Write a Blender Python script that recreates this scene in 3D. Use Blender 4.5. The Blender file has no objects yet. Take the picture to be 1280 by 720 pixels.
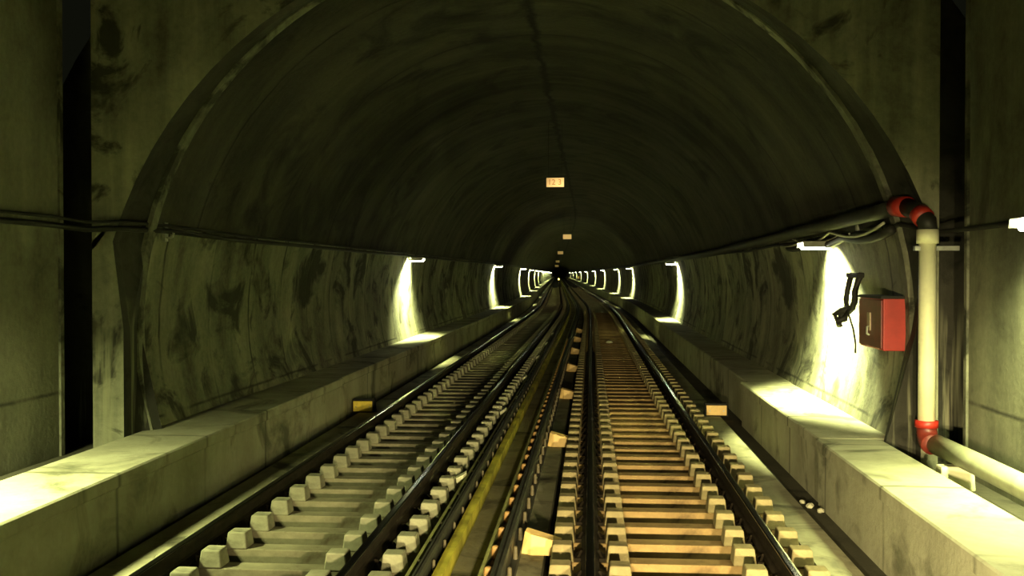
import bpy, bmesh, math, random
from mathutils import Vector, Matrix
random.seed(7)
C = bpy.context.scene.collection
PI = math.pi
S = bpy.context.scene

# ------------------------------------------------------------------ camera, world, exposure
F_PX = 1240.0
HR = 2.2                                   # camera height above the rail tops (z = 0)
cam_d = bpy.data.cameras.new('camera'); cam = bpy.data.objects.new('camera', cam_d); C.objects.link(cam)
cam_d.sensor_width = 36.0; cam_d.lens = F_PX * 36.0 / 1280.0; cam_d.clip_start = 0.05; cam_d.clip_end = 1000
cam.location = (0, 0, HR)
YAW = math.atan(98 / F_PX); PITCH = math.atan(18 / F_PX)
cam.rotation_euler = (PI / 2 - PITCH, 0, YAW)
S.camera = cam
S.view_settings.view_transform = 'Standard'; S.view_settings.look = 'None'
S.view_settings.exposure = 1.0; S.view_settings.gamma = 1.0; S.view_settings.use_curve_mapping = False
w = bpy.data.worlds.new('tunnel_air'); S.world = w; w.use_nodes = True
w.node_tree.nodes['Background'].inputs[0].default_value = (0.5, 0.55, 0.3, 1)
w.node_tree.nodes['Background'].inputs[1].default_value = 0.004

LAMP_COL = (0.95, 1.0, 0.44)               # wall lamps seen through the camera's green cast
POOL_W = 450.0                              # downward light of one wall lamp
TUBE_E = 24.0                              # glow of its tube
HEAD_COL = (1.0, 0.83, 0.42)               # the train's own headlights
HEAD_W = 2500.0
SIGN_FILL_W = 27000.0

def spot(name, loc, target, watts, cone, blend, col, size=0.08):
    d = bpy.data.lights.new(name, 'SPOT'); d.energy = watts; d.spot_size = math.radians(cone); d.spot_blend = blend
    d.color = col; d.shadow_soft_size = size
    o = bpy.data.objects.new(name, d); C.objects.link(o); o.location = loc
    o.rotation_euler = (Vector(target) - Vector(loc)).to_track_quat('-Z', 'Y').to_euler()
    return o
for sx in (-0.75, 0.75):
    spot('headlight', (0.75 + sx, 0.6, 1.0), (1.15 + sx * 0.6, 6.6, -0.9), HEAD_W, 68, 1.0, HEAD_COL)
spot('sign_fill_spot', (0.75, 0.6, 2.9), (-2.65, 90, 4.35), SIGN_FILL_W, 8.6, 1.0, (1.0, 0.72, 0.36))  # added unseen spot, aimed and shaped to brighten the hanging number plates

# ------------------------------------------------------------------ node helpers
def new_mat(name):
    m = bpy.data.materials.new(name); m.use_nodes = True
    nt = m.node_tree; b = nt.nodes['Principled BSDF']
    return m, nt, b
class N:
    def __init__(s, nt): s.nt = nt
    def n(s, t, **kw):
        x = s.nt.nodes.new(t)
        for k, v in kw.items(): setattr(x, k, v)
        return x
    def link(s, a, b): s.nt.links.new(a, b)
    def coord(s, kind):
        return s.n('ShaderNodeTexCoord').outputs[kind]
    def mapping(s, v, scale=(1, 1, 1), loc=(0, 0, 0)):
        m = s.n('ShaderNodeMapping'); s.link(v, m.inputs[0]); m.inputs['Scale'].default_value = scale; m.inputs['Location'].default_value = loc
        return m.outputs[0]
    def noise(s, v, scale, detail=5, rough=0.6, dist=0.0):
        x = s.n('ShaderNodeTexNoise'); s.link(v, x.inputs['Vector'])
        x.inputs['Scale'].default_value = scale; x.inputs['Detail'].default_value = detail
        x.inputs['Roughness'].default_value = rough; x.inputs['Distortion'].default_value = dist
        return x.outputs['Fac']
    def ramp(s, f, a, b, va=0.0, vb=1.0):
        x = s.n('ShaderNodeMapRange'); s.link(f, x.inputs[0])
        x.inputs[1].default_value = a; x.inputs[2].default_value = b; x.inputs[3].default_value = va; x.inputs[4].default_value = vb
        return x.outputs[0]
    def math(s, op, a, b=None):
        x = s.n('ShaderNodeMath', operation=op)
        for i, q in enumerate((a, b)):
            if q is None: continue
            if isinstance(q, (int, float)): x.inputs[i].default_value = q
            else: s.link(q, x.inputs[i])
        return x.outputs[0]
    def mix(s, f, a, b):
        x = s.n('ShaderNodeMix', data_type='RGBA')
        if isinstance(f, (int, float)): x.inputs[0].default_value = f
        else: s.link(f, x.inputs[0])
        for i, q in ((6, a), (7, b)):
            if isinstance(q, tuple): x.inputs[i].default_value = (*q[:3], 1)
            else: s.link(q, x.inputs[i])
        return x.outputs[2]
    def sep(s, v):
        x = s.n('ShaderNodeSeparateXYZ'); s.link(v, x.inputs[0]); return x.outputs
    def bump(s, h, strength, dist, b):
        x = s.n('ShaderNodeBump'); x.inputs['Strength'].default_value = strength; x.inputs['Distance'].default_value = dist
        s.link(h, x.inputs['Height']); s.link(x.outputs[0], b.inputs['Normal'])

def concrete(name, light, dark, coord='Object', streak=(1, 1, 1), blotch=0.6, joint=None, joint_off=0.0, joint_axis=1,
             stain=(0.56, 0.68), stain_col=None, rough=0.85, stain_scale=1.0, bump=0.3, streak_amt=0.8, crown=None, hlines=None, drips=None):
    m, nt, b = new_mat(name); k = N(nt); v = k.coord(coord)
    n1 = k.noise(v, blotch, 6, 0.65, 0.4)
    n2 = k.noise(k.mapping(v, streak), 1.0, 5, 0.6, 0.3)
    n3 = k.noise(v, 14, 4, 0.7)
    f = k.math('ADD', k.math('MULTIPLY', n1, 0.45), k.math('MULTIPLY', n2, 0.55 * streak_amt))
    f = k.math('ADD', f, k.math('MULTIPLY', n3, 0.15))
    col = k.mix(k.ramp(f, 0.38, 0.68), dark, light)
    st = k.ramp(k.noise(k.mapping(v, (stain_scale, stain_scale, stain_scale), (3.1, 7.7, 1.3)), 1.0, 5, 0.62, 0.8), stain[0], stain[1])
    sc = stain_col or tuple(c * 0.35 for c in dark)
    col = k.mix(k.math('MULTIPLY', st, 0.85), col, sc)
    if joint:
        wob = k.math('MULTIPLY', k.math('SUBTRACT', k.noise(v, 0.9, 3), 0.5), 0.16)
        yy = k.math('ADD', k.sep(v)[joint_axis if coord == 'Object' else 0], wob)
        fr = k.math('FRACT', k.math('ADD', k.math('MULTIPLY', yy, 1.0 / joint), joint_off))
        d = k.math('ABSOLUTE', k.math('SUBTRACT', fr, 0.5))
        ln = k.ramp(d, 0.0, 0.045 / joint, 1.0, 0.0)
        col = k.mix(k.math('MULTIPLY', ln, k.ramp(k.noise(k.mapping(v, (1, 1, 1), (9, 2, 4)), 0.8, 3), 0.36, 0.56)), col, sc)
    for hv in (hlines or ()):
        d = k.math('ABSOLUTE', k.math('SUBTRACT', k.math('ADD', k.sep(v)[2 if coord == 'Object' else 1], k.math('MULTIPLY', k.noise(v, 0.7, 4), 0.06)), hv + 0.03))
        ln = k.ramp(d, 0.004, 0.03, 0.8, 0.0)
        col = k.mix(k.math('MULTIPLY', ln, k.ramp(k.noise(v, 0.5, 3), 0.42, 0.5)), col, sc)
    if drips is not None:
        dn = k.ramp(k.noise(k.mapping(v, (5.5, 5.5, 0.35) if coord == 'Object' else (3.2, 0.3, 1), (2, 5, 1)), 1.0, 4, 0.6, 0.3), 0.54, 0.66)
        hm = k.ramp(k.math('ADD', k.sep(v)[2 if coord == 'Object' else 1], k.math('MULTIPLY', k.noise(v, 1.3, 3), 1.4)), drips[0], drips[1], 1.0, 0.0)
        col = k.mix(k.math('MULTIPLY', dn, hm), col, drips[2])
    if crown is not None:
        wob = k.math('MULTIPLY', k.math('SUBTRACT', k.noise(v, 1.1, 5, 0.7), 0.5), 0.5)
        d = k.math('ABSOLUTE', k.math('ADD', k.math('SUBTRACT', k.sep(v)[1], crown), wob))
        col = k.mix(k.ramp(d, 0.02, 0.09, 1.0, 0.0), col, tuple(c * 0.2 for c in dark))
    k.link(col, b.inputs['Base Color']); b.inputs['Roughness'].default_value = rough
    b.inputs['Specular IOR Level'].default_value = 0.25
    if bump: k.bump(k.math('ADD', n3, f), bump, 0.02, b)
    return m

def plain(name, col, rough=0.6, metal=0.0, var=0.25, scale=6.0, spec=0.5, emit=None, bump=0.0):
    m, nt, b = new_mat(name); k = N(nt); v = k.coord('Object')
    n = k.noise(v, scale, 5, 0.65, 0.3)
    k.link(k.mix(k.ramp(n, 0.35, 0.65), tuple(c * (1 - var) for c in col), tuple(min(1, c * (1 + var * 0.4)) for c in col)), b.inputs['Base Color'])
    b.inputs['Roughness'].default_value = rough; b.inputs['Metallic'].default_value = metal
    b.inputs['Specular IOR Level'].default_value = spec
    if bump: k.bump(n, bump, 0.01, b)
    if emit:
        b.inputs['Emission Color'].default_value = (*emit[0], 1); b.inputs['Emission Strength'].default_value = emit[1]
    return m

M = {}
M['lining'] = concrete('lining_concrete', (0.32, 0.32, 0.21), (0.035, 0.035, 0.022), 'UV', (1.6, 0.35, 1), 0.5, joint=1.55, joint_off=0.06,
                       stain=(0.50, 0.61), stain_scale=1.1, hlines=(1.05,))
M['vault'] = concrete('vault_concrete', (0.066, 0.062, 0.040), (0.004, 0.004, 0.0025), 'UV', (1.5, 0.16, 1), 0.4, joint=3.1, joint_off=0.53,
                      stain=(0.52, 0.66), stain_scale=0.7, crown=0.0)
M['near_wall'] = concrete('near_wall_concrete', (0.24, 0.24, 0.16), (0.05, 0.05, 0.032), 'Object', (1.3, 1.3, 0.16), 0.7,
                          stain=(0.60, 0.8), stain_scale=0.6, hlines=(0.93,))
M['portal'] = concrete('portal_concrete', (0.32, 0.32, 0.21), (0.06, 0.06, 0.038), 'Object', (3.2, 1.0, 0.3), 0.8,
                       stain=(0.55, 0.63), stain_scale=1.3, drips=(1.8, 2.8, (0.26, 0.26, 0.16)))
M['near_black'] = concrete('near_black_concrete', (0.05, 0.048, 0.035), (0.02, 0.02, 0.014), 'Object', (2, 2, 0.5), 1.5, stain=(0.5, 0.7), stain_scale=2, drips=(1.9, 2.7, (0.22, 0.22, 0.14)))  # near-black tone of the portal ring, the slots and the far end
M['lit_edge'] = concrete('lit_worn_edge', (0.26, 0.26, 0.18), (0.05, 0.05, 0.032), 'Object', (1.2, 1.2, 1.2), 1.6, stain=(0.5, 0.6), stain_scale=1.6)  # pale tone stands for light caught on the edges, partly wear
M['bench_top'] = concrete('bench_concrete', (0.46, 0.45, 0.31), (0.24, 0.235, 0.15), 'Object', (1.2, 1.2, 0.5), 0.9, joint=2.04, joint_off=0.33,
                          stain=(0.54, 0.68), stain_scale=1.0, stain_col=(0.08, 0.08, 0.045), bump=0.25)
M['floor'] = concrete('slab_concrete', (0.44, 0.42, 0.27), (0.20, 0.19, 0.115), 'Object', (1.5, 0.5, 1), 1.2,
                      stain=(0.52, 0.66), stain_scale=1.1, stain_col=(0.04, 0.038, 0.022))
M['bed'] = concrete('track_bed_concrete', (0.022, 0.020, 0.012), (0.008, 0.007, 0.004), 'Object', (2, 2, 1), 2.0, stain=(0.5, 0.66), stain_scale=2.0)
M['gutter'] = concrete('gutter_concrete', (0.09, 0.085, 0.055), (0.04, 0.038, 0.024), 'Object', (2, 0.6, 1), 1.0)
M['sleeper'] = concrete('sleeper_concrete', (0.27, 0.25, 0.155), (0.11, 0.10, 0.06), 'Object', (1, 3, 3), 2.5, stain=(0.56, 0.7), stain_scale=2.5,
                        stain_col=(0.07, 0.05, 0.025))
M['block'] = concrete('seat_block_concrete', (0.40, 0.39, 0.26), (0.17, 0.165, 0.10), 'Object', (2, 2, 2), 3.0, stain=(0.58, 0.75), stain_scale=3)
M['sleeper_brown'] = concrete('brown_sleeper_concrete', (0.40, 0.27, 0.11), (0.16, 0.10, 0.042), 'Object', (1, 3, 3), 2.5, stain=(0.56, 0.7), stain_scale=2.5,
                        stain_col=(0.07, 0.045, 0.02))  # browner tone for the sleepers of the right track
M['block_brown'] = concrete('brown_block_concrete', (0.40, 0.33, 0.165), (0.15, 0.12, 0.058), 'Object', (2, 2, 2), 3.0, stain=(0.58, 0.75), stain_scale=3)  # seat blocks of the right track, browner than the left ones
M['rail_side'] = plain('rusty_rail', (0.024, 0.018, 0.011), 0.85, 0.0, 0.4, 5.0, 0.1)
M['rail_head'] = plain('polished_rail_head', (0.30, 0.29, 0.25), 0.2, 1.0, 0.15, 3.0)
M['third_rail'] = plain('dark_conductor_rail', (0.055, 0.055, 0.042), 0.6, 0.3, 0.35, 4.0, 0.3)
M['edge_green'] = plain('yellow_green_edge_strip', (0.30, 0.30, 0.10), 0.6, 0.0, 0.5, 3.0)
M['yellow_line'] = plain('worn_yellow_paint', (0.56, 0.50, 0.06), 0.6, 0.0, 0.6, 1.6, 0.3)
M['insulator'] = plain('orange_insulator', (0.62, 0.36, 0.13), 0.5, 0.0, 0.3, 9.0)
M['insulator_dull'] = plain('dull_insulator', (0.10, 0.08, 0.04), 0.6, 0.0, 0.3, 9.0)
M['orange'] = plain('pale_orange_paint', (0.90, 0.62, 0.24), 0.55, 0.0, 0.12, 7.0, 0.3)
M['pale_block'] = plain('pale_greenish_paint', (0.80, 0.80, 0.52), 0.55, 0.0, 0.12, 7.0, 0.3)
M['yellow_box'] = plain('yellow_plastic', (0.85, 0.66, 0.07), 0.45, 0.0, 0.25, 12.0)
M['black'] = plain('black_rubber', (0.018, 0.018, 0.014), 0.7, 0.0, 0.3, 6.0, 0.2)
M['cable'] = plain('black_cable_sheath', (0.02, 0.02, 0.015), 0.6, 0.0, 0.3, 4.0, 0.25)
M['pale_cable'] = plain('pale_grey_cable', (0.35, 0.35, 0.25), 0.5, 0.0, 0.3, 4.0)
M['red'] = plain('red_paint', (0.36, 0.022, 0.012), 0.45, 0.0, 0.2, 6.0)
M['red_dark'] = plain('dark_red_door_shade', (0.13, 0.016, 0.010), 0.45, 0.0, 0.3, 5.0)  # cabinet door's shade put into this red; the elbow is dark red too
M['pipe'] = plain('cream_pipe_paint', (0.72, 0.72, 0.46), 0.45, 0.0, 0.15, 3.0)
M['pipe_grey'] = plain('grey_green_pipe_paint', (0.30, 0.31, 0.20), 0.5, 0.0, 0.25, 3.0)
M['pipe_dark'] = plain('dark_pipe_paint', (0.018, 0.018, 0.013), 0.55, 0.0, 0.3, 3.0, 0.3)
M['steel'] = plain('galvanised_steel', (0.40, 0.40, 0.34), 0.4, 0.7, 0.25, 6.0)
M['housing'] = plain('lamp_housing', (0.22, 0.22, 0.18), 0.5, 0.3, 0.2, 5.0)
M['tube'] = plain('lit_lamp_tube', (0.9, 0.9, 0.85), 0.3, 0.0, 0.0, 1.0, 0.5, ((1.0, 1.0, 0.74), TUBE_E))
M['sign'] = plain('cream_orange_sign_sheet', (0.95, 0.74, 0.44), 0.5, 0.0, 0.05, 8.0)
M['sign_ink'] = plain('faded_brown_lettering', (0.55, 0.24, 0.06), 0.6, 0.0, 0.2, 30.0)
M['amber'] = plain('amber_lamp_glass', (0.9, 0.6, 0.1), 0.3, 0.0, 0.0, 1.0, 0.5, ((1.0, 0.72, 0.12), 5.0))
M['glass_pale'] = plain('pale_glass_strip', (0.34, 0.24, 0.14), 0.3, 0.0, 0.3, 8.0)
M['rubble'] = concrete('broken_concrete', (0.5, 0.49, 0.34), (0.25, 0.24, 0.16), 'Object', (2, 2, 2), 5.0)

# ------------------------------------------------------------------ mesh helpers
def cx(y):                                  # the line runs straight, then bends gently to the left
    if y <= 50: return 0.0
    if y <= 80: return -0.033 * (y - 50) ** 2 / 60
    return -0.033 * (y - 65)
def heading(y):
    if y <= 50: return 0.0
    return -0.033 * min(1.0, (y - 50) / 30)
def obj(name, bm, m, parent=None, smooth=False, bevel=0.0):
    me = bpy.data.meshes.new(name); bm.normal_update(); bm.to_mesh(me); bm.free()
    for q in (m if isinstance(m, (list, tuple)) else [m]): me.materials.append(q)
    if smooth:
        for p in me.polygons: p.use_smooth = True
    o = bpy.data.objects.new(name, me); C.objects.link(o)
    if parent: o.parent = parent
    if bevel:
        b = o.modifiers.new('bevel', 'BEVEL'); b.width = bevel; b.segments = 2; b.limit_method = 'ANGLE'
    return o
def tag(o, label, cat, group=None, kind=None):
    o['label'] = label; o['category'] = cat
    if group: o['group'] = group
    if kind: o['kind'] = kind
    return o
def thing(name, label, cat, loc=(0, 0, 0), rz=0.0, group=None):
    o = bpy.data.objects.new(name, None); C.objects.link(o); o.location = loc; o.rotation_euler = (0, 0, rz)
    o.empty_display_size = 0.2
    return tag(o, label, cat, group)
def struct(name, bm, m, **kw):
    o = obj(name, bm, m, **kw); o['kind'] = 'structure'; return o
def box(bm, x0, x1, y0, y1, z0, z1, taper=0.0):
    t = taper
    vs = [bm.verts.new(p) for p in ((x0, y0, z0), (x1, y0, z0), (x1, y1, z0), (x0, y1, z0),
                                    (x0 + t, y0 + t, z1), (x1 - t, y0 + t, z1), (x1 - t, y1 - t, z1), (x0 + t, y1 - t, z1))]
    for f in ((3, 2, 1, 0), (4, 5, 6, 7), (0, 1, 5, 4), (1, 2, 6, 5), (2, 3, 7, 6), (3, 0, 4, 7)):
        bm.faces.new([vs[i] for i in f])
    return vs
def BOX(*a, **k):
    bm = bmesh.new(); box(bm, *a, **k); return bm
def YL(y0, y1):                              # stations along the line, denser in the bend
    ys = [y0]; y = y0
    while y < y1:
        y = y + (6 if y < 50 else 3 if y < 84 else 12); ys.append(min(y, y1))
    return ys
def sweep(bm, prof, ys, closed=False, caps=True, uv=False, fx=cx):
    rings = []
    for y in ys: rings.append([bm.verts.new((x + fx(y), y, z)) for x, z in prof])
    n = len(prof); lay = bm.loops.layers.uv.verify() if uv else None
    arc = [0.0]
    for i in range(1, n): arc.append(arc[-1] + math.dist(prof[i], prof[i - 1]))
    off = uv if isinstance(uv, float) else 0.0
    for a in range(len(ys) - 1):
        for i in range(n if closed else n - 1):
            j = (i + 1) % n
            f = bm.faces.new((rings[a][i], rings[a][j], rings[a + 1][j], rings[a + 1][i]))
            if lay:
                for l, (yy, vv) in zip(f.loops, ((ys[a], arc[i]), (ys[a], arc[j]), (ys[a + 1], arc[j]), (ys[a + 1], arc[i]))):
                    l[lay].uv = (yy, vv + off)
    if closed and caps:
        bm.faces.new(rings[0]); bm.faces.new(list(reversed(rings[-1])))
    return rings
def SWEEP(*a, **k):
    bm = bmesh.new(); sweep(bm, *a, **k); bmesh.ops.recalc_face_normals(bm, faces=bm.faces); return bm
def rect(x0, x1, z0, z1): return [(x0, z0), (x1, z0), (x1, z1), (x0, z1)]
def tube(bm, pts, r, seg=10, rs=None):
    pts = [Vector(p) for p in pts]; rings = []
    up = Vector((0.31, 0.2, 0.93)).normalized()
    for i, p in enumerate(pts):
        d = (pts[min(i + 1, len(pts) - 1)] - pts[max(i - 1, 0)]).normalized()
        a = d.cross(up)
        if a.length < 0.05: a = d.cross(Vector((1, 0, 0)))
        a.normalize(); b = d.cross(a)
        rr = rs[i] if rs else r
        rings.append([bm.verts.new(p + (a * math.cos(t) + b * math.sin(t)) * rr) for t in [2 * PI * q / seg for q in range(seg)]])
    for i in range(len(rings) - 1):
        for q in range(seg):
            bm.faces.new((rings[i][q], rings[i][(q + 1) % seg], rings[i + 1][(q + 1) % seg], rings[i + 1][q]))
    bm.faces.new(list(reversed(rings[0]))); bm.faces.new(rings[-1])
    return bm
def TUBE(pts, r, seg=10, rs=None): return tube(bmesh.new(), pts, r, seg, rs)
ORD = ['nearest', 'second', 'third', 'fourth', 'fifth', 'sixth', 'seventh', 'eighth', 'ninth', 'tenth', 'eleventh', 'twelfth', 'thirteenth',
       'fourteenth', 'fifteenth', 'sixteenth', 'seventeenth', 'eighteenth', 'nineteenth', 'twentieth', 'twenty-first', 'twenty-second',
       'twenty-third', 'twenty-fourth', 'twenty-fifth', 'twenty-sixth', 'twenty-seventh', 'twenty-eighth', 'twenty-ninth', 'thirtieth']

# ------------------------------------------------------------------ the setting
END = 620.0
BT = HR - 1.78                               # bench top
XC, ZC, RR = -0.86, 1.60, 4.30               # tunnel lining circle
RX_L, RX_R = -3.32, -1.815                   # left track rails
QX_L, QX_R = 0.0, 1.505                      # right track rails
SPR = 2.74                                   # height where the cables run
def arc_pts(a0, a1, n): return [(XC + RR * math.cos(a0 + (a1 - a0) * i / n), ZC + RR * math.sin(a0 + (a1 - a0) * i / n)) for i in range(n + 1)]
a_low = math.asin((-0.45 - ZC) / RR); a_sp = math.asin((SPR - ZC) / RR)
YT0 = 11.0
ysT = YL(YT0, END)
half = RR * (PI - 2 * a_sp) / 2
struct('wall_left', SWEEP(arc_pts(PI - a_low, PI - a_sp, 10), ysT, uv=True), M['lining'], smooth=True)
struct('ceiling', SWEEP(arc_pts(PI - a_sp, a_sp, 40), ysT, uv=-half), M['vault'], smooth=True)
struct('wall_right', SWEEP(arc_pts(a_low, a_sp, 10), ysT, uv=True), M['lining'], smooth=True)
bm = bmesh.new(); box(bm, cx(END) - 6, cx(END) + 5, END, END + 0.3, -1, 7); struct('wall_far', bm, M['near_black'])

# wider near section and its end plate with the arch
NL, NR, NE, NC = -5.65, 3.74, 10.2, 6.0
bm = bmesh.new(); box(bm, NL - 0.4, NL, -12, NE, -0.5, NC); struct('wall_near_left', bm, M['near_wall'])
bm = bmesh.new(); box(bm, NR, NR + 0.4, -12, NE, -0.5, NC); struct('wall_near_right', bm, M['near_wall'])
bm = bmesh.new(); box(bm, NL - 1.2, NR + 1.2, -12, 12.0, NC, NC + 0.3); struct('ceiling_near', bm, M['vault'])
bm = bmesh.new(); box(bm, NL - 1.2, NR + 1.2, -12.3, -12, -0.6, NC); struct('wall_back', bm, M['near_wall'])
for s, nm in ((-1, 'wall_slot_left'), (1, 'wall_slot_right')):
    bm = bmesh.new(); xo = NL - 0.9 if s < 0 else NR + 0.9
    box(bm, min(xo, xo + s * 0.3), max(xo, xo + s * 0.3), NE - 0.6, 11.6, -0.6, NC)
    xi = (NL - 0.9, -4.6) if s < 0 else (3.0, NR + 0.9)
    struct(nm, bm, M['near_black'])
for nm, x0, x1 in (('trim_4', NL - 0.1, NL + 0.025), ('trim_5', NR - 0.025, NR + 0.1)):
    struct(nm, BOX(x0, x1, NE - 0.05, NE + 0.02, -0.4, NC), M['lit_edge'])  # added pale strip whose colour paints the lit streak on the wall end
# end plate: outline with the arch cut out
P0, P1 = 10.45, 10.62
ARC_R, ARC_H = 4.56, HR - 1.0
sp_a = math.asin((2.55 - ARC_H) / ARC_R)
inner = [(-5.08, -0.4), (-5.08, 1.6)]
for i in range(0, 33):
    a = (PI - sp_a) + (sp_a * 2 - PI) * i / 32
    inner.append((-0.84 + ARC_R * math.cos(a), ARC_H + ARC_R * math.sin(a)))
inner += [(3.38, 1.6), (3.38, -0.4)]
def outer_pt(p, i, n):
    if i == 0: return (-5.43, -0.4)
    if i == n - 1: return (3.55, -0.4)
    x, z = p
    if z < 2.6: return (-5.43 if x < 0 else 3.55, z)
    t = (x + 5.03) / (3.35 + 5.03)
    if t < 0.12: return (-5.43, 2.6 + (NC - 2.6) * t / 0.12)
    if t > 0.88: return (3.55, 2.6 + (NC - 2.6) * (1 - t) / 0.12)
    return (-5.43 + (3.55 + 5.43) * (t - 0.12) / 0.76, NC)
outer = [outer_pt(p, i, len(inner)) for i, p in enumerate(inner)]
bm = bmesh.new(); R4 = []
for pts, y in ((inner, P0), (outer, P0), (outer, P1), (inner, P1)): R4.append([bm.verts.new((x, y, z)) for x, z in pts])
for a in range(4):
    A, B = R4[a], R4[(a + 1) % 4]
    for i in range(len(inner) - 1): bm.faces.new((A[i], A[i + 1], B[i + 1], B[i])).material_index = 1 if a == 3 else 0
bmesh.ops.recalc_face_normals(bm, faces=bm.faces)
struct('wall_portal', bm, [M['portal'], M['near_black']])
# dark joint between the end plate and the lining
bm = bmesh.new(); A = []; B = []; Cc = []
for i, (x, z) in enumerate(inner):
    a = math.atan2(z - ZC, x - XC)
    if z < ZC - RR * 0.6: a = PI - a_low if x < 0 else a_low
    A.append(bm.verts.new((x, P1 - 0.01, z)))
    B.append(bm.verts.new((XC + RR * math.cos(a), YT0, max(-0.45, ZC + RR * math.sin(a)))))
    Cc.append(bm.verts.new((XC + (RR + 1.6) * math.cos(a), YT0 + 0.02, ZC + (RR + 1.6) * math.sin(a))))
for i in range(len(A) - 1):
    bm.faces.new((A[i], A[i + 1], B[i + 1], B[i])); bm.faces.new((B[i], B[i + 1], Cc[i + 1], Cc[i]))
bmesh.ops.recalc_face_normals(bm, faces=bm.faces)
struct('trim_1', bm, M['near_black'], smooth=False)
# pale strip painting the lit, worn edge where the lining begins
bm = bmesh.new(); prev = None
for i in range(61):
    a = a_low + (PI - 2 * a_low) * i / 60
    ring = [bm.verts.new((XC + r * math.cos(a), y, ZC + r * math.sin(a))) for r, y in ((RR + 0.02, YT0 - 0.10), (RR - 0.035, YT0 - 0.10), (RR - 0.035, YT0 + 0.06), (RR + 0.02, YT0 + 0.06))]
    if prev:
        for q in range(4): bm.faces.new((prev[q], prev[(q + 1) % 4], ring[(q + 1) % 4], ring[q]))
    prev = ring
bmesh.ops.recalc_face_normals(bm, faces=bm.faces)
struct('trim_3', bm, M['lit_edge'])

# floors: near slab, strips, track beds, gutters
ysF = YL(-12, END)
bm = bmesh.new(); sweep(bm, [(-7, -0.62), (6, -0.62)], ysF); struct('floor', bm, M['bed'])
def strip(name, x0, x1, z1, m, z0=-0.6): return struct(name, SWEEP(rect(x0, x1, z0, z1), ysF, True), m)
strip('floor_left_strip', -4.06, -3.72, -0.25, M['floor'])
strip('floor_left_gutter', -4.24, -4.06, -0.33, M['gutter'])
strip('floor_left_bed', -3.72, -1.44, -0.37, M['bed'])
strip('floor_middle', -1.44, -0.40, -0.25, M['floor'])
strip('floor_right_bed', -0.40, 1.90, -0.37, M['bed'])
strip('floor_right_strip', 1.90, 2.22, -0.25, M['floor'])
strip('floor_right_gutter', 2.22, 2.60, -0.30, M['gutter'])
strip('trim_2', -1.21, -1.13, -0.11, M['yellow_line'], -0.25)      # painted kerb between the tracks

# side benches
def bench(name, xi, xo, joints):
    s = 1 if xi > 0 else -1
    out = []
    for q, (y0, y1, dx) in enumerate(joints):
        x = xi + s * dx
        ys = YL(y0, y1)
        lip = [(x, -0.6), (x, BT - 0.14), (x - s * 0.025, BT - 0.12), (x - s * 0.025, BT - 0.015), (x - s * 0.01, BT), (xo, BT), (xo, -0.6)]
        bm = SWEEP(lip, ys, True)
        struct(name + ('' if q == 0 else '_beyond'), bm, M['bench_top'])
bench('floor_bench_left', -4.21, -5.05, [(-12, 16.5, 0), (16.52, END, 0.05)])
bench('floor_bench_right', 2.45, 3.10, [(-12, 10.88, 0), (10.94, 16.5, 0.03)])
struct('floor_bench_right_far', SWEEP([(2.56, -0.6), (2.56, BT - 0.02), (2.58, BT), (3.6, BT), (3.6, -0.6)], YL(16.5, END), True), M['bench_top'])
strip2 = SWEEP(rect(3.08, 3.76, -0.6, HR - 2.02), [-12, 0, 11.0], True); struct('floor_pipe_trough', strip2, M['gutter'])
strip3 = SWEEP(rect(-5.75, -5.03, -0.6, HR - 1.95), [-12, 0, 11.0], True); struct('floor_left_trough', strip3, M['gutter'])
struct('floor_bench_right_infill', SWEEP(rect(3.05, 3.6, -0.6, BT - 0.01), [11.0, 16.6], True), M['bench_top'])

# ------------------------------------------------------------------ running rails
def rail_profile(x):
    half_p = [(0.075, -0.172), (0.075, -0.160), (0.020, -0.140), (0.009, -0.120), (0.009, -0.050), (0.033, -0.038), (0.036, -0.004)]
    return [(x - a, z) for a, z in half_p] + [(x + a, z) for a, z in reversed(half_p)]
ysR = YL(-10, END)
def rail(x, label):
    o = tag(obj('running_rail', SWEEP(rail_profile(x), ysR, True), M['rail_side']), label, 'rail', 'running rails')
    obj('running_surface', SWEEP([(x - 0.035, -0.005), (x - 0.033, 0.0), (x - 0.02, 0.003), (x + 0.02, 0.003), (x + 0.033, 0.0), (x + 0.035, -0.005)], ysR, True), M['rail_head'], o)['label'] = 'polished steel running surface'
rail(RX_L, 'steel rail nearest the left bench, long bright reflection on its head')
rail(RX_R, 'steel rail of the left track on the side of the yellow kerb')
rail(QX_L, 'dark steel rail running straight up the picture beside the orange wedges')
rail(QX_R, 'steel rail nearest the right bench, white glint on its head')

# ------------------------------------------------------------------ sleepers with their seat blocks
def make_sleeper(plates=True, ms='sleeper', mb='block', low=False):
    bm = BOX(-1.10, 1.10, -0.105, 0.105, -0.372, -0.205, taper=0.012)
    s = obj('sleeper', bm, M[ms], bevel=0.008)
    for rx in (-0.7525, 0.7525):
        for a, b in ((-0.33, -0.135), (0.135, 0.33)):
            lo = low and rx < 0 and a < 0
            bm = BOX(rx + (a + 0.08 if lo else a), rx + b, -0.10, 0.10, -0.206, -0.115 if lo else -0.062, taper=0.018)
            obj('rail_seat_block', bm, M[mb], s, bevel=0.012)['label'] = 'pale raised concrete block'
        if plates:
            bm = BOX(rx - 0.13, rx + 0.13, -0.08, 0.08, -0.206, -0.172)
            for sx in (-1, 1): tube(bm, [(rx + sx * 0.10, -0.05, -0.172), (rx + sx * 0.075, 0.0, -0.135), (rx + sx * 0.10, 0.05, -0.165)], 0.012, 6)
            obj('base_plate', bm, M['rail_side'], s)['label'] = 'dark rusty base plate with clips'
    return s
def copy_tree(o):
    c = o.copy(); C.objects.link(c)
    for ch in list(o.children):
        d = ch.copy(); C.objects.link(d); d.parent = c
    return c
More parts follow.
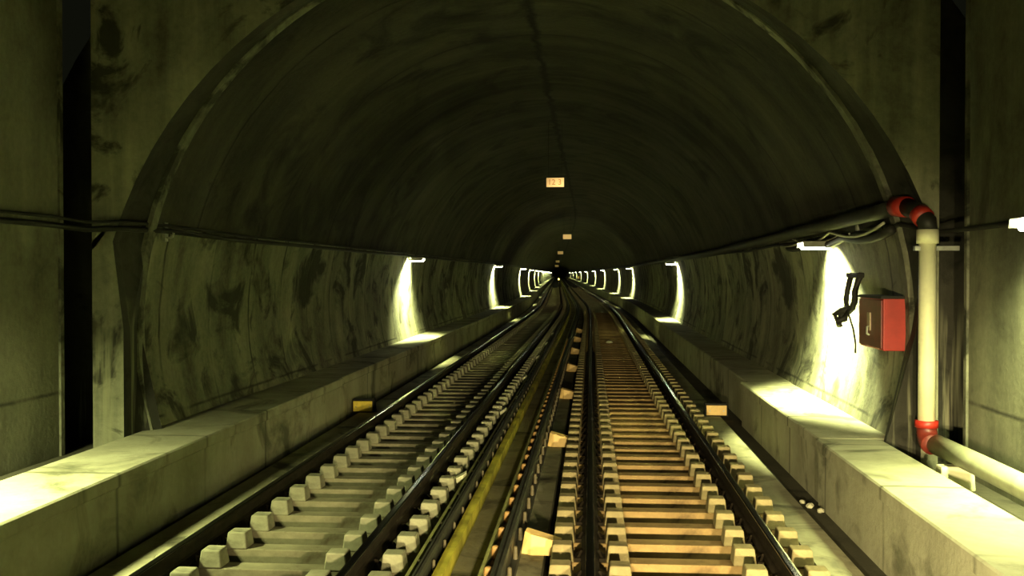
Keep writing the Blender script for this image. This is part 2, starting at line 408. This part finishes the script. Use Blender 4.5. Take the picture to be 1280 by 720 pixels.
SRC = {'left': (make_sleeper(True, low=True), make_sleeper(False, low=True)), 'right': (make_sleeper(True, 'sleeper_brown', 'block_brown'), make_sleeper(False, 'sleeper_brown', 'block_brown'))}
used = set()
N_SL = 92
for side, tx, y0 in (('right', 0.7525, 6.55), ('left', -2.5675, 6.72)):
    vis = 0
    for i in range(N_SL):
        y = y0 + 0.6 * i
        near = y < 30
        src = SRC[side][0 if near else 1]
        if id(src) in used: o = copy_tree(src)
        else: o = src; used.add(id(src))
        o.location = (tx + cx(y), y, random.uniform(-0.006, 0.006)); o.rotation_euler = (0, 0, -heading(y) + random.uniform(-0.006, 0.006))
        zc = y * math.cos(YAW) - tx * math.sin(YAW)
        inview = 342 + F_PX * (HR + 0.1) / zc < 715
        if inview: vis += 1
        if not inview: lab = 'concrete sleeper of the %s track, cut by the bottom edge of the picture' % side
        elif vis <= 30:
            word = 'first' if vis == 1 else ORD[vis - 1]
            lab = 'concrete sleeper of the %s track, %s up from the bottom edge of the picture' % (side, word)
        else: lab = 'dim distant concrete sleeper of the %s track, deep in the dark' % side
        tag(o, lab, 'sleeper', '%s sleepers under the %s track' % ('near' if vis <= 30 else 'distant', side))
    bm = bmesh.new(); y = y0 + 0.6 * N_SL
    while y < 170:
        x = tx + cx(y)
        box(bm, x - 1.1, x + 1.1, y - 0.12, y + 0.12, -0.372, -0.205)
        for rx in (-0.7525, 0.7525):
            for a, b in ((-0.33, -0.135), (0.135, 0.33)): box(bm, x + rx + a, x + rx + b, y - 0.1, y + 0.1, -0.206, -0.062)
        y += 0.6
    tag(obj('sleeper_row', bm, M['sleeper']), 'farthest sleepers of the %s track, lost in the dark' % side, 'sleepers', None, 'stuff')

# ------------------------------------------------------------------ conductor rails between the tracks
def conductor(xa, xb, label, yo, mi='insulator'):
    t = thing('conductor_rail', label, 'third rail', (0, 0, 0), 0, 'conductor rails')
    w_ = xb - xa; xm = (xa + xb) / 2
    obj('base_tray', SWEEP(rect(xa, xb, -0.25, -0.19), ysR, True), M['third_rail'], t)
    obj('edge_strip', SWEEP(rect(xa, xa + 0.028, -0.19, -0.09), ysR, True), M['edge_green'], t)['label'] = 'yellow-green edge strip'
    bw = w_ * 0.20; xm = xa + w_ * 0.58
    obj('rail_body', SWEEP([(xm - bw, -0.185), (xm - bw, -0.08), (xm - bw * 0.75, -0.05), (xm - bw * 0.2, -0.04), (xm - bw * 0.2, -0.05), (xm + bw * 0.2, -0.05), (xm + bw * 0.2, -0.04), (xm + bw * 0.75, -0.05), (xm + bw, -0.08), (xm + bw, -0.185)], ysR, True), M['third_rail'], t)['label'] = 'dark grooved rail body'
    for x, r in ((xa + w_ * 0.24, w_ * 0.125), (xb - w_ * 0.09, w_ * 0.075)):
        me = None; mm = mi if x < xm else 'insulator_dull'
        for i in range(48):
            y = yo + 0.6 * i
            if me is None:
                o = obj('insulator', TUBE([(0, 0, -0.195), (0, 0, -0.12), (0, 0, -0.088), (0, 0, -0.08)], r, 10, [r * 1.1, r, r * 0.9, r * 0.5]), M[mm], t); me = o.data
            else:
                o = bpy.data.objects.new('insulator', me); C.objects.link(o); o.parent = t
            o.location = (x + cx(y), y, 0); o['label'] = 'orange insulator head' if mm == 'insulator' else 'dull brown insulator head'
conductor(-1.40, -1.225, 'dark conductor rail left of the yellow kerb', 6.6, 'insulator_dull')
conductor(-0.85, -0.60, 'dark conductor rail with orange insulators, right of the yellow kerb', 6.45)

# ------------------------------------------------------------------ wedge blocks along the conductor rails
def wedge_bm(mirror=1):
    bm = bmesh.new(); W = 0.36; D = 0.16
    base = [(-W / 2, 0.06), (-W / 2 + 0.09, 0.0), (W / 2, 0.0), (W / 2, D), (-W / 2 + 0.03, D)]
    top = [(-W / 2 + 0.035, 0.07, 0.195), (-W / 2 + 0.09, 0.005, 0.185), (W / 2, 0.005, 0.115), (W / 2, D, 0.118), (-W / 2 + 0.05, D, 0.21)]
    A = [bm.verts.new((x * mirror, y, 0)) for x, y in base]; B = [bm.verts.new((x * mirror, y, z)) for x, y, z in top]
    for i in range(5):
        j = (i + 1) % 5; bm.faces.new((A[i], A[j], B[j], B[i]))
    bm.faces.new(list(reversed(A))); bm.faces.new(B)
    bmesh.ops.recalc_face_normals(bm, faces=bm.faces)
    return bm
wr = wl = None
for i in range(7):
    y = 8.57 + 5.4 * i
    if wr is None: o = wr = obj('wedge_block', wedge_bm(1), M['orange'], bevel=0.008)
    else: o = wr.copy(); C.objects.link(o)
    o.location = (-0.425, y, -0.25)
    tag(o, 'pale orange wedge-shaped block by the straight rail, %s one' % (('%s from the camera' % ORD[i]) if i else 'largest and nearest'), 'wedge', 'orange wedges beside the right track')
for i in range(6):
    y = 11.1 + 5.4 * i
    if wl is None: o = wl = obj('wedge_block', wedge_bm(-1), M['pale_block'], bevel=0.008); o.scale = (0.5, 0.9, 0.95)
    else: o = wl.copy(); C.objects.link(o)
    o.location = (-1.475, y, -0.25)
    tag(o, 'small whitish wedge block left of the yellow kerb, %s one' % (('%s from the camera' % ORD[i]) if i else 'nearest'), 'wedge', 'whitish wedges beside the left track')

# ------------------------------------------------------------------ marker boxes at the foot of the benches
def marker(name, label, x, y, m, w_, h_, z0):
    t = thing(name, label, 'marker box', (x, y, z0))
    obj('housing', BOX(-w_ / 2 - 0.03, w_ / 2 + 0.03, 0.012, 0.22, 0, h_ + 0.03, taper=0.01), M['black'], t, bevel=0.008)['label'] = 'black housing'
    obj('front_face', BOX(-w_ / 2, w_ / 2, -0.01, 0.014, 0.02, h_), m, t, bevel=0.006)
    bm = bmesh.new()
    for sx in (-0.35, 0.35): tube(bm, [(sx * w_, -0.016, h_ * 0.5), (sx * w_, 0.0, h_ * 0.5)], 0.012, 8)
    obj('screw', bm, M['steel'], t)
marker('marker_box', 'yellow marker box in a black housing at the foot of the left bench', -4.0, 17.2, M['yellow_box'], 0.34, 0.20, -0.25)
marker('marker_box', 'orange marker box at the foot of the right bench', 2.16, 17.2, M['orange'], 0.34, 0.19, -0.25)
bm = bmesh.new(); tube(bm, [(0, 0, 0), (0, 0, 0.03), (0, 0, 0.06), (0, 0, 0.07)], 0.1, 12, [0.12, 0.115, 0.08, 0.03])
o = obj('track_marker', bm, M['pale_block']); o.location = (0.66, 34.7, -0.21); tag(o, 'small pale marker between the rails of the right track', 'marker')
o.scale = (1, 0.8, 1)

# ------------------------------------------------------------------ wall lamps
lamp_n = [0, 0]
POOL = None
def lamp(side, y, label, tilt=38, spread=124, pool=1.0):
    s = -1 if side == 'left' else 1
    z = 2.56
    if y < NE: xw = NL if s < 0 else NR
    else: xw = XC + s * math.sqrt(RR ** 2 - (z - ZC) ** 2)
    t = thing('wall_lamp', label, 'lamp', (xw + cx(y), y, z), 0, 'lamps along the %s wall' % side)
    L = 0.44
    x0, x1 = (-L, -0.03) if s > 0 else (0.03, L)
    bm = bmesh.new()
    # hood: an upturned trough across the wall, open below
    pr = [(-0.24, 0.0), (-0.21, 0.08), (0.21, 0.08), (0.24, 0.0), (0.23, 0.0), (0.202, 0.07), (-0.202, 0.07), (-0.23, 0.0)]
    A = [bm.verts.new((x0, q, zz)) for q, zz in pr]; B = [bm.verts.new((x1, q, zz)) for q, zz in pr]
    for i in range(8): bm.faces.new((A[i], A[(i + 1) % 8], B[(i + 1) % 8], B[i]))
    bm.faces.new(A); bm.faces.new(list(reversed(B))); bmesh.ops.recalc_face_normals(bm, faces=bm.faces)
    obj('lamp_hood', bm, M['housing'], t)
    for ty in (-0.11, 0.11):
        obj('lamp_tube', TUBE([(x0 + 0.03, ty, 0.0), (x0 + 0.04, ty, 0.0), (x1 - 0.04, ty, 0.0), (x1 - 0.03, ty, 0.0)], 0.028, 10, [0.02, 0.028, 0.028, 0.02]), M['tube'], t)['label'] = 'glowing white tube'
    obj('wall_bracket', BOX(-0.06 if s > 0 else -0.03, 0.03 if s > 0 else 0.06, -0.06, 0.06, -0.03, 0.12), M['steel'], t)
    d = bpy.data.lights.new('lamp_light', 'AREA'); d.shape = 'RECTANGLE'; d.size = 0.40; d.size_y = 0.44
    d.energy = POOL_W * pool; d.color = LAMP_COL; d.spread = math.radians(spread)
    l = bpy.data.objects.new('lamp_light', d); C.objects.link(l); l.parent = t
    l.location = (-s * 0.25, 0, -0.05); l.rotation_euler = (0, -s * math.radians(tilt), 0)
    return t
lamp('right', 7.92, 'wall lamp cut by the right edge of the picture, its glow on the near wall', tilt=22, spread=140, pool=0.42)
lamp('left', 6.8, 'wall lamp on the near left wall just outside the picture', tilt=4, spread=150, pool=0.55)
RY = [14.0, 38.5, 73, 90, 117, 146, 185, 234, 290, 350, 420]
LY = [27.3, 52.0, 78, 103, 129, 155, 181, 207, 233, 262, 300, 350, 410]
for i, y in enumerate(RY):
    lamp('right', y, 'lamp on the right tunnel wall, ' + ('dazzling nearest one above left of the red cabinet' if i == 0 else '%s along from the camera' % ORD[i]), pool=1.9 if i == 0 else 1.0)
for i, y in enumerate(LY):
    lamp('left', y, 'lamp on the left tunnel wall, ' + ('the largest and nearest one' if i == 0 else '%s along from the camera' % ORD[i]))

# ------------------------------------------------------------------ fire main on the right
t = thing('fire_main', 'cream riser pipe standing by the right portal edge with pipe runs to both sides', 'pipe', (3.36, 10.22, HR - 1.69))
PX, PY, PZ = 3.36, 10.22, HR - 1.69
zt = 2.62
obj('riser', TUBE([(0, 0, 0.16), (0, 0, zt - PZ - 0.10)], 0.082, 20), M['pipe'], t, True)['label'] = 'cream upright riser'
obj('riser_collar', TUBE([(0, 0, zt - PZ - 0.12), (0, 0, zt - PZ + 0.02)], 0.105, 20), M['pipe'], t, True)
def quarter(c, a0, a1, r, n=8, plane='yz'):
    return [(c[0], c[1] + r * math.cos(a0 + (a1 - a0) * i / n), c[2] + r * math.sin(a0 + (a1 - a0) * i / n)) for i in range(n + 1)]
obj('lower_elbow', TUBE(quarter((0, -0.16, 0.16), 0, -PI / 2, 0.16), 0.1, 18), M['red_dark'], t, True)['label'] = 'dark red elbow'
obj('lower_coupling', TUBE([(0, 0, 0.15), (0, 0, 0.22)], 0.112, 18), M['red'], t, True)['label'] = 'bright red coupling'
obj('lower_run', TUBE([(0.05, -0.14, 0), (0.06, -1.2, 0), (0.06, -9.0, 0)], 0.1, 20), M['pipe_grey'], t, True)['label'] = 'grey-green pipe lying in the trough'
up = [(0, 0, zt - PZ), (0, 0.02, zt - PZ + 0.10), (-0.05, 0.12, zt - PZ + 0.20), (-0.12, 0.30, zt - PZ + 0.27)]
obj('upper_elbow', TUBE(up, 0.095, 16), M['pipe_dark'], t, True)['label'] = 'black bend'
obj('upper_coupling', TUBE([(-0.115, 0.27, zt - PZ + 0.264), (-0.16, 0.50, zt - PZ + 0.285)], 0.108, 16), M['red'], t, True)['label'] = 'red coupling'
obj('upper_coupling', TUBE([(-0.015, 0.045, zt - PZ + 0.13), (-0.05, 0.12, zt - PZ + 0.20)], 0.106, 16), M['red'], t, True)['label'] = 'red coupling'
def wallx(z, s, off): return XC + s * (math.sqrt(RR ** 2 - (z - ZC) ** 2) - off)
pts = [(-0.15, 0.45, zt - PZ + 0.28)]
for y in [11.2, 12, 14, 18, 24, 30, 40, 50, 56, 62, 68, 74, 80, 100, 130, 170, 220]:
    z = 2.87 - min(1.0, max(0, (y - 11) / 14)) * 0.13
    pts.append((wallx(z, 1, 0.12) + cx(y) - PX, y - PY, z - PZ))
obj('upper_run', TUBE(pts, 0.085, 14), M['pipe_dark'], t, True)['label'] = 'black pipe run along the tunnel wall'
obj('pipe_clamp', BOX(-0.13, 0.30, -0.03, 0.03, zt - PZ - 0.19, zt - PZ - 0.145), M['steel'], t)['label'] = 'steel clamp arm fixed beside the riser'
for k, y in enumerate((9.55, 7.55)):
    bm = BOX(-0.16, 0.16, -0.09, 0.09, 0, 0.07 + 0.012, taper=0.012)
    tt = obj('pipe_support', bm, M['pipe'], None, bevel=0.01); tt.location = (3.40, y, HR - 2.02)
    tt.dimensions = (0.32, 0.18, 0.225)
    tag(tt, 'white block under the trough pipe, ' + ('just below the red elbow' if k == 0 else 'at the right edge of the picture'), 'support')

# ------------------------------------------------------------------ cables
def cable(name, pts, r, label, m='cable', cat='cable', grp=None):
    return tag(obj(name, TUBE(pts, r, 8), M[m], None, True), label, cat, grp)
pl = []
for y in [-8, 0, 5, 9.9]: pl.append((NL + 0.04, y, 2.72 + 0.02 * math.sin(y)))
pl += [(-5.45, 10.36, 2.68), (-5.1, 10.40, 2.69), (wallx(2.7, -1, 0.05), 11.3, 2.70)]
for y in [14, 17, 20, 23, 26, 32, 40, 50, 56, 62, 68, 74, 80, 100, 130, 170, 220]:
    z = 2.68 - 0.02 * math.sin(y * 1.1); pl.append((wallx(z, -1, 0.04) + cx(y), y, z))
cable('wall_cable', pl, 0.032, 'thick black cable running along the left wall just above the lamps')
pl2 = [(x + 0.015, y, z + 0.075 + 0.012 * math.sin(y * 2.1)) for x, y, z in pl]
cable('wall_cable', pl2, 0.018, 'thinner black cable just above the thick cable on the left wall')
pr_ = [(NR - 0.03, -6, 2.66), (NR - 0.03, 4, 2.65), (NR - 0.03, 9.9, 2.64), (3.5, 10.36, 2.62)]
for y, dz in ((10.8, 0.02), (11.5, -0.05), (12.5, 0.0), (13.2, -0.06), (14.4, 0.0), (16, -0.03), (18, 0), (21, -0.04), (24, 0), (30, -0.02), (40, 0), (50, 0), (60, 0), (70, 0), (80, 0), (120, 0), (200, 0)):
    pr_.append((wallx(2.66, 1, 0.05) + cx(y), y, 2.70 + dz))
cable('wall_cable', pr_, 0.026, 'black cable slung along the right wall under the black pipe run')
th_ = []
for i in range(15):
    y = 10.75 + i * 0.42; z = 2.66 - 0.07 * abs(math.sin(PI * i / 5)) ; th_.append((wallx(z, 1, 0.14 - 0.005 * i), y, z))
cable('slack_cable', th_, 0.05, 'thick black cable sagging in loops under the black pipe towards the dazzling lamp')
sag = []
for i in range(13):
    y = 10.9 + i * 0.4; z = 2.74 - 0.10 * math.sin(PI * (i % 6) / 6); sag.append((wallx(z, 1, 0.16), y, z))
cable('slack_cable', sag, 0.016, 'pale thin slack cable looping below the red coupling', 'pale_cable')
sag2 = []
for i in range(10):
    y = 13.0 + i * 0.45; z = 2.70 - 0.06 * math.sin(PI * (i % 5) / 5); sag2.append((wallx(z, 1, 0.10), y, z))
cable('slack_cable', sag2, 0.014, 'pale thin cable caught in the light just above the dazzling right lamp', 'pale_cable')
# cable hanger on the left wall, and hangers on the right
def hanger(x, y, z, s, label):
    t = thing('cable_hanger', label, 'hanger', (x, y, z), 0, 'cable hangers on the walls')
    obj('back_plate', BOX(-0.02, 0.02, -0.045, 0.045, -0.10, 0.12), M['steel'], t)
    bm = bmesh.new(); tube(bm, [(0, 0, -0.055), (-s * 0.055, 0, -0.06), (-s * 0.095, 0, -0.045), (-s * 0.105, 0, 0.0)], 0.014, 8)
    obj('hook', bm, M['steel'], t)
hanger(wallx(2.68, -1, 0.02), 11.35, 2.68, -1, 'pale cable hanger on the left wall just inside the arch')
hanger(wallx(2.70, 1, 0.02), 12.5, 2.70, 1, 'cable hanger on the right wall above the red cabinet')

# black cable loop hanging beside the dazzling lamp
zb = 2.15
xb = wallx(zb, 1, 0.05)
t = thing('cable_loop', 'black cable loops and clamp hanging on the right wall left of the red cabinet', 'cable', (xb, 12.75, zb))
for dy in (-0.22, 0.22):
    p = [(-0.02, dy, 0.05), (-0.06, dy * 0.9, -0.04), (-0.09, dy * 0.85, -0.16), (-0.10, dy * 0.95, -0.28), (-0.11, dy * 0.6, -0.38), (-0.13, dy * 0.15, -0.43)]
    obj('loop', TUBE(p, 0.038, 8), M['cable'], t, True)
bm = BOX(-0.09, 0.0, -0.27, 0.27, 0.0, 0.06); obj('clamp', bm, M['black'], t, bevel=0.01)
p = [(-0.10, -0.05, -0.38), (-0.20, 0.06, -0.42), (-0.27, 0.12, -0.47), (-0.24, 0.05, -0.55), (-0.17, -0.02, -0.52), (-0.13, 0.03, -0.44), (-0.19, 0.12, -0.50), (-0.23, 0.02, -0.60)]
obj('knot', TUBE(p, 0.042, 8), M['cable'], t, True)
obj('tail', TUBE([(-0.12, 0.0, -0.46), (-0.06, 0.0, -0.66), (-0.03, 0.02, -0.82), (-0.035, 0.0, -0.95)], 0.012, 6), M['cable'], t, True)

# ------------------------------------------------------------------ red hose cabinet
hx = wallx(1.62, 1, 0.0)
zc0, zc1 = 1.36, 1.93
t = thing('hose_cabinet', 'red metal cabinet on the right wall beside the cream riser', 'cabinet', (3.36, 11.5, zc0))
H = zc1 - zc0
obj('cabinet_body', BOX(-0.19, 0.16, -0.46, 0.46, 0, H), M['red'], t, bevel=0.008)
dr = obj('cabinet_door', BOX(-0.212, -0.188, -0.44, 0.44, 0.02, H - 0.02), M['red_dark'], t, bevel=0.006); dr['label'] = 'red door, shade in its colour'
obj('door_window', BOX(-0.222, -0.211, -0.05, 0.07, 0.20, 0.40), M['glass_pale'], dr)['label'] = 'pale upright strip on the door'
obj('door_handle', TUBE([(-0.212, 0.0, 0.15), (-0.24, 0.0, 0.16), (-0.24, 0.0, 0.24), (-0.212, 0.0, 0.25)], 0.012, 8), M['steel'], dr)
obj('cabinet_lid', BOX(-0.22, 0.15, -0.48, 0.48, H - 0.005, H + 0.025), M['black'], t)['label'] = 'black top edge'

# ------------------------------------------------------------------ number plates under the crown
def sign(px, py, w_px, h_px, y, label, text):
    zc = y * math.cos(YAW)
    # position by solving the camera ray at distance y
    th = YAW; u = (px - 640) / F_PX; v = (360 - py) / F_PX
    d = cam.rotation_euler.to_matrix() @ Vector((u, v, -1))
    k = y / d.y; p = Vector(cam.location) + d * k
    dist = k
    W, Hh = w_px / F_PX * dist, h_px / F_PX * dist
    t = thing('number_plate', label, 'sign', (p.x, y, p.z), 0, 'number plates hung under the crown')
    obj('plate', BOX(-W / 2, W / 2, 0.0, 0.012, -Hh / 2, Hh / 2), M['sign'], t, bevel=0.004)
    rel = p.x - cx(y) - XC
    zt_ = ZC + math.sqrt(max(0.1, RR ** 2 - rel ** 2))
    bm = bmesh.new()
    for sx in (-0.38, 0.38): tube(bm, [(sx * W, 0.02, Hh * 0.3), (sx * W, 0.02, zt_ - p.z - 0.0)], 0.005, 6)
    obj('hanger_rod', bm, M['black'], t)
    if text:
        cu = bpy.data.curves.new('txt', 'FONT'); cu.body = text; cu.size = Hh * 0.86; cu.align_x = 'CENTER'; cu.align_y = 'CENTER'; cu.extrude = 0.002
        to = bpy.data.objects.new('txt', cu); C.objects.link(to)
        dg = bpy.context.evaluated_depsgraph_get(); me = bpy.data.meshes.new_from_object(to.evaluated_get(dg))
        bpy.data.objects.remove(to); me.materials.clear(); me.materials.append(M['sign_ink'])
        o = bpy.data.objects.new('plate_number', me); C.objects.link(o); o.parent = t
        o.location = (-W * 0.03, -0.004, 0); o.rotation_euler = (PI / 2, 0, 0); o['label'] = 'faded brown figures 12 3'
    return t
sign(694, 228, 22, 11.5, 24.2, 'cream number plate hanging under the crown, largest and nearest, faded figures', '12 3')
sign(709, 296, 10.5, 6, 56.0, 'cream number plate under the crown, second from the camera', None)
sign(700.5, 316, 7, 3.8, 88.0, 'cream number plate under the crown, third from the camera', None)
sign(697, 327, 4.5, 2.6, 128.0, 'tiny number plate under the crown, fourth from the camera', None)
sign(696, 332.5, 4.5, 2.6, 165.0, 'tiny number plate under the crown, farthest of the row', None)

# small orange plate beside a far lamp on the right wall
ys_ = 238.0
t = thing('wall_plate', 'tiny orange plate on the right wall among the farthest lamps', 'sign', (3.1 + cx(ys_), ys_, 1.3))
obj('plate', BOX(-0.42, 0.30, 0.0, 0.02, -0.35, 0.35), M['orange'], t)
obj('arm', BOX(0.2, 0.42, 0.02, 0.06, -0.05, 0.05), M['steel'], t)
# far amber signal
ys_ = 250.0
t = thing('track_signal', 'tiny amber signal light far away between the tracks', 'signal', (-1.0 - 0.86 + cx(ys_), ys_, -0.25))
obj('post', TUBE([(0, 0, 0), (0, 0, 0.9)], 0.06, 8), M['black'], t)
obj('signal_head', BOX(-0.25, 0.25, 0.0, 0.25, 0.65, 1.35), M['black'], t)
obj('lens', TUBE([(0, -0.04, 1.05), (0, 0.01, 1.05)], 0.2, 14), M['amber'], t)
# rubble in the bench joint
for k, (x, y, r) in enumerate(((2.33, 10.75, 0.045), (2.30, 10.95, 0.035), (2.40, 10.55, 0.04))):
    bm = bmesh.new(); bmesh.ops.create_icosphere(bm, subdivisions=2, radius=r)
    for v in bm.verts: v.co *= random.uniform(0.75, 1.15); v.co.z *= 0.75
    o = obj('rubble_stone', bm, M['rubble']); o.location = (x, y, -0.30 + r * 0.6)
    tag(o, ('pale lump of rubble by the crack in the right bench, ' + ('farthest left in the gutter', 'farthest back', 'nearest the camera')[k]), 'stone', 'rubble at the bench crack')
